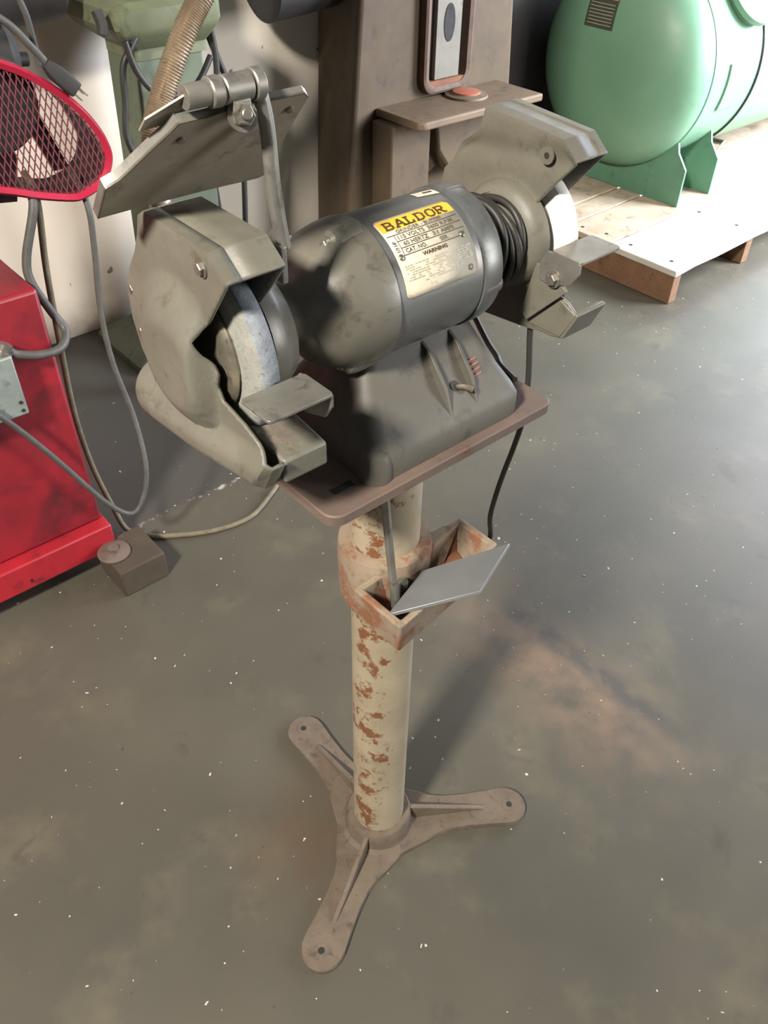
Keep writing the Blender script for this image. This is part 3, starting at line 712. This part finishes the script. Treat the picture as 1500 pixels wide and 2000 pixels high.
# expanded metal mesh: two families of thin bars clipped to the frame
def clip_line(p, d):
    ts = []
    for i in range(n):
        a = Vector(inn[i]); b_ = Vector(inn[(i+1) % n]); e = b_ - a
        den = d.x*e.y - d.y*e.x
        if abs(den) < 1e-12: continue
        w_ = a - p; t = (w_.x*e.y - w_.y*e.x)/den; u = (w_.x*d.y - w_.y*d.x)/den
        if 0 <= u < 1: ts.append(t)
    return sorted(ts)
q = MB()
for sgn in (1, -1):
    d = Vector((sgn*.36, 1)).normalized()
    for k in range(-40, 90):
        p = Vector((-.4 + k*.0112, 1.0)); ts = clip_line(p, d)
        for a, b_ in zip(ts[::2], ts[1::2]):
            A_ = p + d*a; B_ = p + d*b_; nn = Vector((-d.y, d.x))*.0010
            q.hexa([(A_.x-nn.x, GY+.001*sgn-.0008, A_.y-nn.y), (A_.x+nn.x, GY+.001*sgn-.0008, A_.y+nn.y), (A_.x+nn.x, GY+.001*sgn+.0008, A_.y+nn.y), (A_.x-nn.x, GY+.001*sgn+.0008, A_.y-nn.y)],
                   [(B_.x-nn.x, GY+.001*sgn-.0008, B_.y-nn.y), (B_.x+nn.x, GY+.001*sgn-.0008, B_.y+nn.y), (B_.x+nn.x, GY+.001*sgn+.0008, B_.y+nn.y), (B_.x-nn.x, GY+.001*sgn+.0008, B_.y-nn.y)])
e = q.build('expanded_mesh', 'mesh', gd, 30); e['kind'] = 'stuff'
# pulley, belt and back rail behind the mesh
MB().lathe((-.005, GY+.035, .985), (0, 1, 0), [(0, .02), (0, .078), (.004, .082), (.010, .074), (.018, .074), (.024, .082), (.028, .078), (.028, .02)], 48).build('pulley', 'black', gd, 30)
q = MB(); q.prism([(.045, .985), (.075, .985), (.125, .840), (.092, .840)], lambda x, z: (x, GY+.088, z), lambda x, z: (x, GY+.094, z)); q.build('guard_bracket', 'darkred', gd, 30)
q = MB(); q.prism([(-.40, .86), (.01, .80), (.03, .87), (.03, 1.06), (-.40, 1.13)], lambda x, z: (x, GY+.090, z), lambda x, z: (x, GY+.096, z)); q.build('guard_back_plate', 'darkred', gd, 30)
# motor sitting behind the guard
mt = MB().lathe((-.14, 1.13, 1.055), (1, 0, -.12), [(0, .03), (0, .062), (.01, .07), (.20, .07), (.22, .05), (.235, .012), (.25, .012)], 32).build('drive_motor', 'black', rm, 30)
MB().box(.0, .055, 1.08, 1.14, 1.085, 1.118).build('terminal_box', 'black', mt, 30, bevel=.005)
# levelling foot under the flange and its wooden block
q = MB().lathe((-.062, .862, .0758), (0, 0, 1), [(0, .034), (.003, .037), (.006, .037), (.009, .030), (.012, .012), (.020, .012)], 28)
q.build('levelling_foot', 'rustplate', rm, 30)
blk = MB().box(-.084, .028, .792, .915, .0005, .075)
tag(blk.build('wood_block', 'block', None, 30, bevel=.004), 'dirty wooden block on the floor under the foot of the red cabinet', 'block')

def cord(name, m, r, pts, label, k=7):
    e = MB().tube(pts, r, 9, k).build(name, m, None, 60); tag(e, label, 'cord'); return e
cord('power_cord', 'rubber', .0085, [(.012, 1.05, .85), (.010, 1.0, .826), (-.030, .995, .735), (-.038, .985, .69), (-.022, .965, .63), (-.012, .945, .595), (-.040, .91, .582), (-.085, .90, .588), (-.125, .905, .602), (-.138, .905, .618)],
     'thick grey cable looping from under the belt guard into the switch box')
cord('power_cord', 'cordtan', .0065, [(.026, 1.06, .86), (.024, 1.02, .82), (.008, 1.02, .695), (-.003, 1.02, .56), (-.012, 1.03, .36), (-.005, 1.03, .20), (.012, 1.01, .07), (.022, .985, .014), (.05, .945, .007), (.092, .906, .0066), (.189, .851, .0066), (.287, .836, .0066), (.379, .877, .0066), (.428, .905, .0066), (.60, 1.0, .0066)],
     'dusty cable hanging past the red cabinet and trailing over the floor behind the grinder')
cord('power_cord', 'rubber', .006, [(.112, 1.06, .85), (.109, 1.0, .80), (.100, .99, .718), (.080, .98, .591), (.073, .96, .48), (.080, .93, .36), (.066, .885, .262), (.042, .87, .195), (.003, .865, .160), (-.045, .875, .212), (-.125, .878, .378), (-.194, .870, .508), (-.26, .868, .60)],
     'grey cable drooping in a long loop in front of the red cabinet')
# cords and a plug lying on top of the guard
cord('power_cord', 'rubber', .0065, [(-.06, .99, 1.17), (.034, 1.0, 1.118), (.075, 1.0, 1.07), (.094, 1.0, 1.042)], 'grey plug cord resting over the top of the belt guard')
cord('power_cord', 'rubber', .0055, [(.055, 1.03, 1.20), (.085, 1.03, 1.128), (.094, 1.04, 1.075), (.098, 1.05, 1.03)], 'thin grey cord standing up behind the plug on the belt guard')
pg = thing('plug', 'black three-pin plug lying on the rim of the red belt guard', 'plug', (.112, 1.0, 1.02))
dv = Vector((.046, 0, -.053)).normalized(); sv = Vector((0, 1, 0)); uv = dv.cross(sv)
def pq(a, b_, c): return Vector((.092, .998, 1.043)) + dv*a + sv*b_ + uv*c
q = MB().loft([[pq(a, y*s_, z*s_) for y, z in rrect(-.014, .014, -.014, .014, .004, 3)] for a, s_ in ((-.004, .55), (.008, .8), (.02, 1), (.058, 1), (.06, .9))])
q.build('plug_body', 'black', pg, 30)
for y, z in ((.008, .006), (-.008, .006), (0, -.006)):
    q = MB(); q.loft([[pq(a, y+yy, z+zz) for yy, zz in ((-.0032, -.001), (.0032, -.001), (.0032, .001), (-.0032, .001))] for a in (.058, .080)])
    q.build('prong', 'bolt', pg, 30)

# ------------------------------------------------------------------ green pedestal grinder at the wall
pgm = thing('pedestal_grinder', 'green-grey pedestal grinder standing against the cream wall behind the red guard', 'pedestal grinder', (.63, 1.74, 0))
q = MB(); q.loft([lp(.405, .87, 1.60, 1.93, .001, .03), lp(.405, .87, 1.60, 1.93, .022, .03), lp(.43, .845, 1.625, 1.91, .04, .03), lp(.52, .78, 1.66, 1.87, .075, .02)])
q.build('floor_base', 'olive', pgm, 30)
for x, y in ((.44, 1.90), (.44, 1.64), (.84, 1.64)):
    MB().lathe((x, y, .028), (0, 0, 1), [(0, .012), (.006, .011)], 12).build('anchor_bolt', 'dark', pgm)
q = MB(); q.loft([[Vector(p) for p in ((.545, 1.650, .06), (.765, 1.650, .06), (.765, 1.83, .06), (.545, 1.83, .06))], [Vector(p) for p in ((.578, 1.655, .90), (.775, 1.655, .90), (.775, 1.82, .90), (.578, 1.82, .90))]])
q.build('column', 'olive', pgm, 30, bevel=.006)
q = MB(); q.loft([lp(.575, .79, 1.65, 1.825, .86, .012), lp(.575, .79, 1.65, 1.825, .885, .012), lp(.52, .80, 1.60, 1.875, .925, .015), lp(.505, .81, 1.59, 1.885, .945, .02), lp(.505, .81, 1.59, 1.885, .985, .02), lp(.53, .79, 1.61, 1.86, 1.0, .02)])
q.build('head_plate', 'olivelt', pgm, 30)
q = MB(); q.loft([lp(.60, .76, 1.67, 1.81, .99, .03), lp(.61, .75, 1.68, 1.80, 1.40, .03)]); q.build('neck', 'olive', pgm, 30)
q = MB().lathe((.52, 1.74, 1.46), (1, 0, 0), [(0, .05), (.01, .09), (.05, .11), (.27, .11), (.31, .09), (.32, .05)], 36); q.build('motor', 'olive', pgm, 30)
for x0, x1, y_, z_, r_ in ((.10, .46, 1.80, 1.035, .105), (1.06, 1.33, 1.80, .965, .10)):
    q = MB().lathe((x0, y_, z_), (x1-x0, 0, .02), [(0, r_*.5), (.004, r_*.85), (.015, r_), (x1-x0-.015, r_), (x1-x0, r_*.85), (x1-x0, r_*.4)], 36)
    q.build('wheel_guard', 'black', pgm, 30)
MB().tube([(.3, 1.88, 1.10), (.45, 1.88, 1.35), (.68, 1.84, 1.46), (.95, 1.88, 1.35), (1.2, 1.88, 1.0)], .010, 12).build('guard_arm', 'black', pgm)
MB().tube([(.468, 1.60, .995), (.472, 1.59, .965), (.466, 1.585, .945)], .013, 10).build('adjusting_lever', 'black', pgm)
cord('machine_cable', 'rubberblk', .0085, [(.60, 1.62, .955), (.535, 1.60, .90), (.51, 1.60, .86), (.50, 1.60, .78), (.488, 1.60, .70), (.52, 1.60, .62), (.575, 1.60, .57), (.66, 1.60, .53)], 'black cable hooped beside the green column, lowest point near the shield')
cord('machine_cable', 'rubberblk', .0085, [(.52, 1.585, .925), (.535, 1.58, .86), (.575, 1.58, .805), (.63, 1.58, .785), (.70, 1.58, .80), (.76, 1.59, .86)], 'black cable sagging across the front of the green column under its head')
cord('machine_cable', 'rubberblk', .009, [(.80, 1.66, .96), (.815, 1.66, .86), (.812, 1.66, .78), (.785, 1.66, .70), (.77, 1.67, .60), (.80, 1.70, .30)], 'left of the two black cables hanging to the right of the green column')
cord('machine_cable', 'rubberblk', .009, [(.78, 1.68, .98), (.822, 1.68, .86), (.860, 1.68, .76), (.885, 1.68, .68), (.90, 1.70, .55), (.89, 1.72, .25)], 'right of the two black cables hanging to the right of the green column')
# spiral metal conduit
cp = catmull([(.76, 1.45, 1.12), (.673, 1.45, 1.026), (.622, 1.45, .968), (.566, 1.45, .887), (.521, 1.45, .814), (.497, 1.45, .765), (.48, 1.45, .68), (.48, 1.45, .55), (.50, 1.45, .30), (.52, 1.45, .05), (.55, 1.46, .03)], 26)
q = MB(); LN = len(cp)
q.tube([tuple(p) for p in cp], lambda t: .0285 + .0016*(1 if int(t*(LN-1)+.5) % 2 else -1), 16, smooth=False)
tag(q.build('metal_conduit', 'conduit', None, 25), 'tan ribbed metal conduit curving down in front of the green column', 'conduit')

# ------------------------------------------------------------------ brown machine in the corner
bm_ = thing('cast_iron_machine', 'rusty brown cast machine with a slotted column and small table against the wall', 'machine', (1.6, 1.75, 0))
q = MB(); q.loft([[Vector(p) for p in ((1.22, 1.60, .001), (2.06, 1.60, .001), (2.06, 1.96, .001), (1.36, 1.96, .001))],
                  [Vector(p) for p in ((1.245, 1.62, .36), (2.03, 1.62, .36), (2.03, 1.96, .36), (1.37, 1.96, .36))],
                  [Vector(p) for p in ((1.297, 1.62, .94), (1.98, 1.62, .94), (1.98, 1.96, .94), (1.40, 1.96, .94))],
                  [Vector(p) for p in ((1.33, 1.62, 2.0), (1.95, 1.62, 2.0), (1.95, 1.96, 2.0), (1.42, 1.96, 2.0))]])
q.build('column', 'brown', bm_, 30, bevel=.02, seg=3)
q = MB(); q.box(1.985, 2.80, 1.935, 1.970, .001, 1.75); q.build('wall_shade_panel', 'black', bm_, 30, bevel=.01)  # thin black sheet added over the wall, standing in for shade
# slot frame with the bare slide inside
sx0, sx1 = 1.545, 1.762
def slotpoly(d, zb, x0=sx0, x1=sx1):
    r = .05 - d*.6
    out = [(x1-d, 1.25)] + [(x0+d, 1.25)]
    for i in range(7): t = pi + i/6*pi/2; out.append((x0+d+r + r*cos(t), zb+d+r + r*sin(t)))
    for i in range(7): t = 1.5*pi + i/6*pi/2; out.append((x1-d-r + r*cos(t), zb+d+r + r*sin(t)))
    return out
a_, b_ = slotpoly(0, .632), slotpoly(.022, .632); c_ = slotpoly(.030, .632)
q = MB(); n2 = len(a_)
for L in ([(x, 1.618, z) for x, z in a_], [(x, 1.592, z) for x, z in a_], [(x, 1.588, z) for x, z in slotpoly(.008, .632)], [(x, 1.592, z) for x, z in b_], [(x, 1.618, z) for x, z in c_]): q.v += L
for i in range(4):
    for j in range(n2): q.f.append((i*n2+j, i*n2+(j+1) % n2, (i+1)*n2+(j+1) % n2, (i+1)*n2+j))
fr = q.build('slot_frame', 'brownrim', bm_, 40)
q = MB(); q.prism(c_, lambda x, z: (x, 1.6165, z), lambda x, z: (x, 1.6195, z)); q.build('slot_recess', 'dark', fr)
q = MB(); q.box(1.600, 1.712, 1.600, 1.617, .672, 1.24); sl = q.build('slide', 'plategrey', bm_, 30, bevel=.002)
q = MB(); q.prism([(1.656 + .024*cos(t), .835 + .055*sin(t)) for t in [2*pi*i/24 for i in range(24)]], lambda x, z: (x, 1.598, z), lambda x, z: (x, 1.601, z)); q.build('slide_port', 'dark', sl, 30)
q = MB(); q.box(1.575, 1.735, 1.594, 1.617, .650, .671); q.build('slot_ledge', 'redrust', fr, 30)
# table with the rusty disc
q = MB(); tb = [(1.355, 1.60), (1.366, 1.392), (1.38, 1.385), (1.70, 1.385), (1.93, 1.40), (1.935, 1.60)]
tb = [(1.36, 1.585), (1.362, 1.42), (1.385, 1.405), (1.93, 1.40), (1.93, 1.62), (1.36, 1.62)]
q.prism(tb, lambda x, y: (x, y, .597), lambda x, y: (x, y, .622)); tbl = q.build('table', 'table', bm_, 30, bevel=.006)
MB().lathe((1.70, 1.545, .622), (0, 0, 1), [(0, .075), (.006, .072), (.008, .055), (.010, .05)], 36).build('table_collar', 'table', tbl, 30)
MB().lathe((1.70, 1.545, .630), (0, 0, 1), [(0, .050), (.006, .046), (.009, .03), (.010, .01)], 32).build('rusty_disc', 'orange', tbl, 40)
q = MB(); q.box(1.33, 1.50, 1.50, 1.60, .001, .597); q.build('table_post', 'brown', bm_, 30, bevel=.006)
q = MB(); q.prism([(1.55, .60), (1.90, .60), (1.88, .47), (1.80, .38), (1.64, .38), (1.57, .47)], lambda x, z: (x, 1.53, z), lambda x, z: (x, 1.60, z)); q.build('table_bracket', 'brown', bm_, 30, bevel=.01)
MB().lathe((1.57, 1.60, .44), (0, -1, 0), [(0, .06), (.012, .06), (.02, .052)], 28).build('post_boss', 'brown', bm_, 30)
q = MB(); q.box(1.27, 2.05, 1.46, 1.62, .001, .13); q.build('machine_foot', 'brown', bm_, 30, bevel=.01)

# ------------------------------------------------------------------ pallet and air tank
pal = thing('wooden_pallet', 'weathered wooden pallet on the floor carrying the green air tank', 'pallet', (3.0, 1.4, 0))
rng = random.Random(11)
ys = [(.835, 1.135), (1.143, 1.345), (1.353, 1.46), (1.47, 1.66), (1.675, 1.86)]
for i, (y0, y1) in enumerate(ys):
    q = MB(); x0 = 2.10 + rng.uniform(-.008, .012); x1 = 4.3; z0 = .108; z1 = .130 + rng.uniform(-.0015, .0015)
    if i == 0: x0 = 2.098
    N_ = 16; lo = []
    for k in range(N_+1):
        x = x0 + (x1-x0)*k/N_; jj = rng.uniform(-.007, .006) if i == 0 and k else 0
        sk = .04*(k/N_)
        lo.append([(x, y0+jj+sk*1.0, z0), (x, y1-.002+sk, z0), (x, y1-.002+sk, z1), (x, y0+jj+sk+.002, z1)])
    q.loft(lo); q.build('deck_board', 'woodgrey' if i == 0 else 'wood', pal, 30, bevel=.0025)
for x0 in (2.10, 2.105):
    pass
for k, (xs_, w_) in enumerate(((2.104, .045), (2.62, .045), (3.35, .045), (4.2, .045))):
    q = MB(); q.box(xs_, xs_+w_, .842 + .018*k, 1.85, .001, .108); q.build('stringer', 'woodend', pal, 30, bevel=.003)
for x, y in ((2.16, .90), (2.16, 1.08), (2.17, 1.20), (2.15, 1.30), (2.64, .93), (2.64, 1.10)):
    MB().lathe((x, y, .1298), (0, 0, 1), [(0, .008), (.0012, .007)], 10).build('nail_head', 'dark', pal)

tk = thing('air_tank', 'large green horizontal air tank on saddles standing on the pallet', 'tank', (2.9, 1.54, .13))
TY, TZc, TR = 1.548, .597, .376
q = MB().lathe((0, TY, TZc), (1, 0, 0), [(2.60, TR), (3.30, TR), (4.6, TR)], 96, cap0=False); q.build('tank_shell', 'tank', tk, 40)
prof = [(2.44, .0)] + [(2.60 - .165*cos(t), (TR+.002)*sin(t)**.72) for t in [i*pi/2/18 for i in range(1, 18)]] + [(2.60, TR+.002), (2.612, TR+.003), (2.614, TR)]
prof[0] = (2.435, .0005)
q = MB().lathe((0, TY, TZc), (1, 0, 0), prof, 96, cap1=False); q.build('tank_head', 'tank', tk, 50)
MB().lathe((0, TY, TZc), (1, 0, 0), [(2.604, TR), (2.608, TR+.006), (2.616, TR+.006), (2.620, TR)], 96, False, False).build('weld_seam', 'tankdk', tk, 50)
for xs_ in (2.605, 2.835):
    q = MB()
    arc = [(TY + (TR-.004)*sin(t), TZc - (TR-.004)*cos(t)) for t in [rad(a) for a in range(-54, 55, 6)]]
    poly = [(1.185, .1315), (1.91, .1315), (1.91, .275), (1.862, .330)] + [p for p in reversed(arc)] + [(1.232, .330), (1.185, .275)]
    q.prism(poly, lambda y, z: (xs_, y, z), lambda y, z: (xs_+.010, y, z)); q.build('saddle', 'tankdk', tk, 30)
# curved fittings on the shell
def tsh(x, a, r=TR): return Vector((x, TY - r*cos(rad(a)), TZc + r*sin(rad(a))))
def patch(x0, x1, a0, a1, r, name, m, par, th):
    q = MB(); N_ = 10
    lo = [[tsh(x, a0+(a1-a0)*k/N_, rr) for x, rr in ((x0, r), (x1, r), (x1, r+th), (x0, r+th))] for k in range(N_+1)]
    q.loft(lo); return q.build(name, m, par, 30)
patch(2.72, 2.845, -18, 7, TR+.0005, 'data_plate', 'tank', tk, .007)
q = MB().tube([tsh(2.935, a, TR+.004) for a in range(-75, 95, 5)], .004, 6, 2); q.build('band_strap', 'rubberblk', tk, 60)
o_ = tsh(2.86, 40); d_ = (o_ - Vector((2.86, TY, TZc))).normalized()
MB().lathe(o_ - d_*.02, d_, [(0, .105), (.035, .105), (.035, .125), (.055, .125), (.06, .11), (.06, .03)], 48).build('hand_hole_cover', 'tank', tk, 30)
vv = MB().tube([(3.30, 1.54, .225), (3.30, 1.50, .19), (3.30, 1.42, .19)], .012, 10).build('drain_valve', 'bolt', tk, 60)
MB().tube([(3.30, 1.42, .195), (3.25, 1.40, .200), (3.20, 1.395, .172), (3.185, 1.39, .150)], .006, 8).build('drain_tube', 'chip', vv, 60)
# warning label on the head (its print is too small to read)
def head_pt(y, z, off=.0):
    r = math.hypot(y-TY, z-TZc); s_ = (r/(TR+.002))**(1/.72); t = math.asin(min(1, s_))
    return Vector((2.60 - .165*cos(t) - off, y, z))
def hpatch(y0, y1, z0, z1, name, m, par, off):
    q = MB(); K_ = 8
    for i in range(K_+1):
        for j in range(K_+1): q.v.append(tuple(head_pt(y0+(y1-y0)*i/K_, z0+(z1-z0)*j/K_, off)))
    for i in range(K_):
        for j in range(K_): q.f.append((i*9+j, (i+1)*9+j, (i+1)*9+j+1, i*9+j+1))
    return q.build(name, m, par, 60)
ly0, ly1 = 1.528, 1.664
wlb = hpatch(ly0, ly1, .728, .93, 'warning_label', 'warnblk', tk, .0015)
for z0, z1 in ((.823, .848), (.890, .918)):
    hpatch(ly0+.004, ly1-.004, z0, z1, 'orange_band', 'warn', wlb, .003)
q = None
for z in (.740, .751, .762, .773, .784, .795, .806, .858, .868, .878):
    hpatch(ly0+.010, ly1-.012, z, z+.0022, 'print_line', 'inkfaint', wlb, .003)

# ------------------------------------------------------------------ debris on the floor
q = MB(); rng = random.Random(21)
spots = [(.53, .03), (.50, -.41), (-.36, .10)]
for i in range(70):
    x, y = rng.uniform(-.6, 1.5), rng.uniform(-.45, 1.0)
    if math.hypot(x, y) < .09: continue
    s_ = rng.uniform(.0009, .0022); a = rng.uniform(0, pi); l_ = s_*rng.choice((1, 1, 1.4, 3.0))
    R_ = Matrix.Translation((x, y, .0006)) @ Matrix.Rotation(a, 4, 'Z')
    q.box(-l_/2, l_/2, -s_/2, s_/2, 0, s_*.5, R_)
e = q.build('floor_chips', 'chip', None, 30); e['kind'] = 'stuff'; tag(e, 'pale chips and specks scattered over the concrete floor', 'debris')
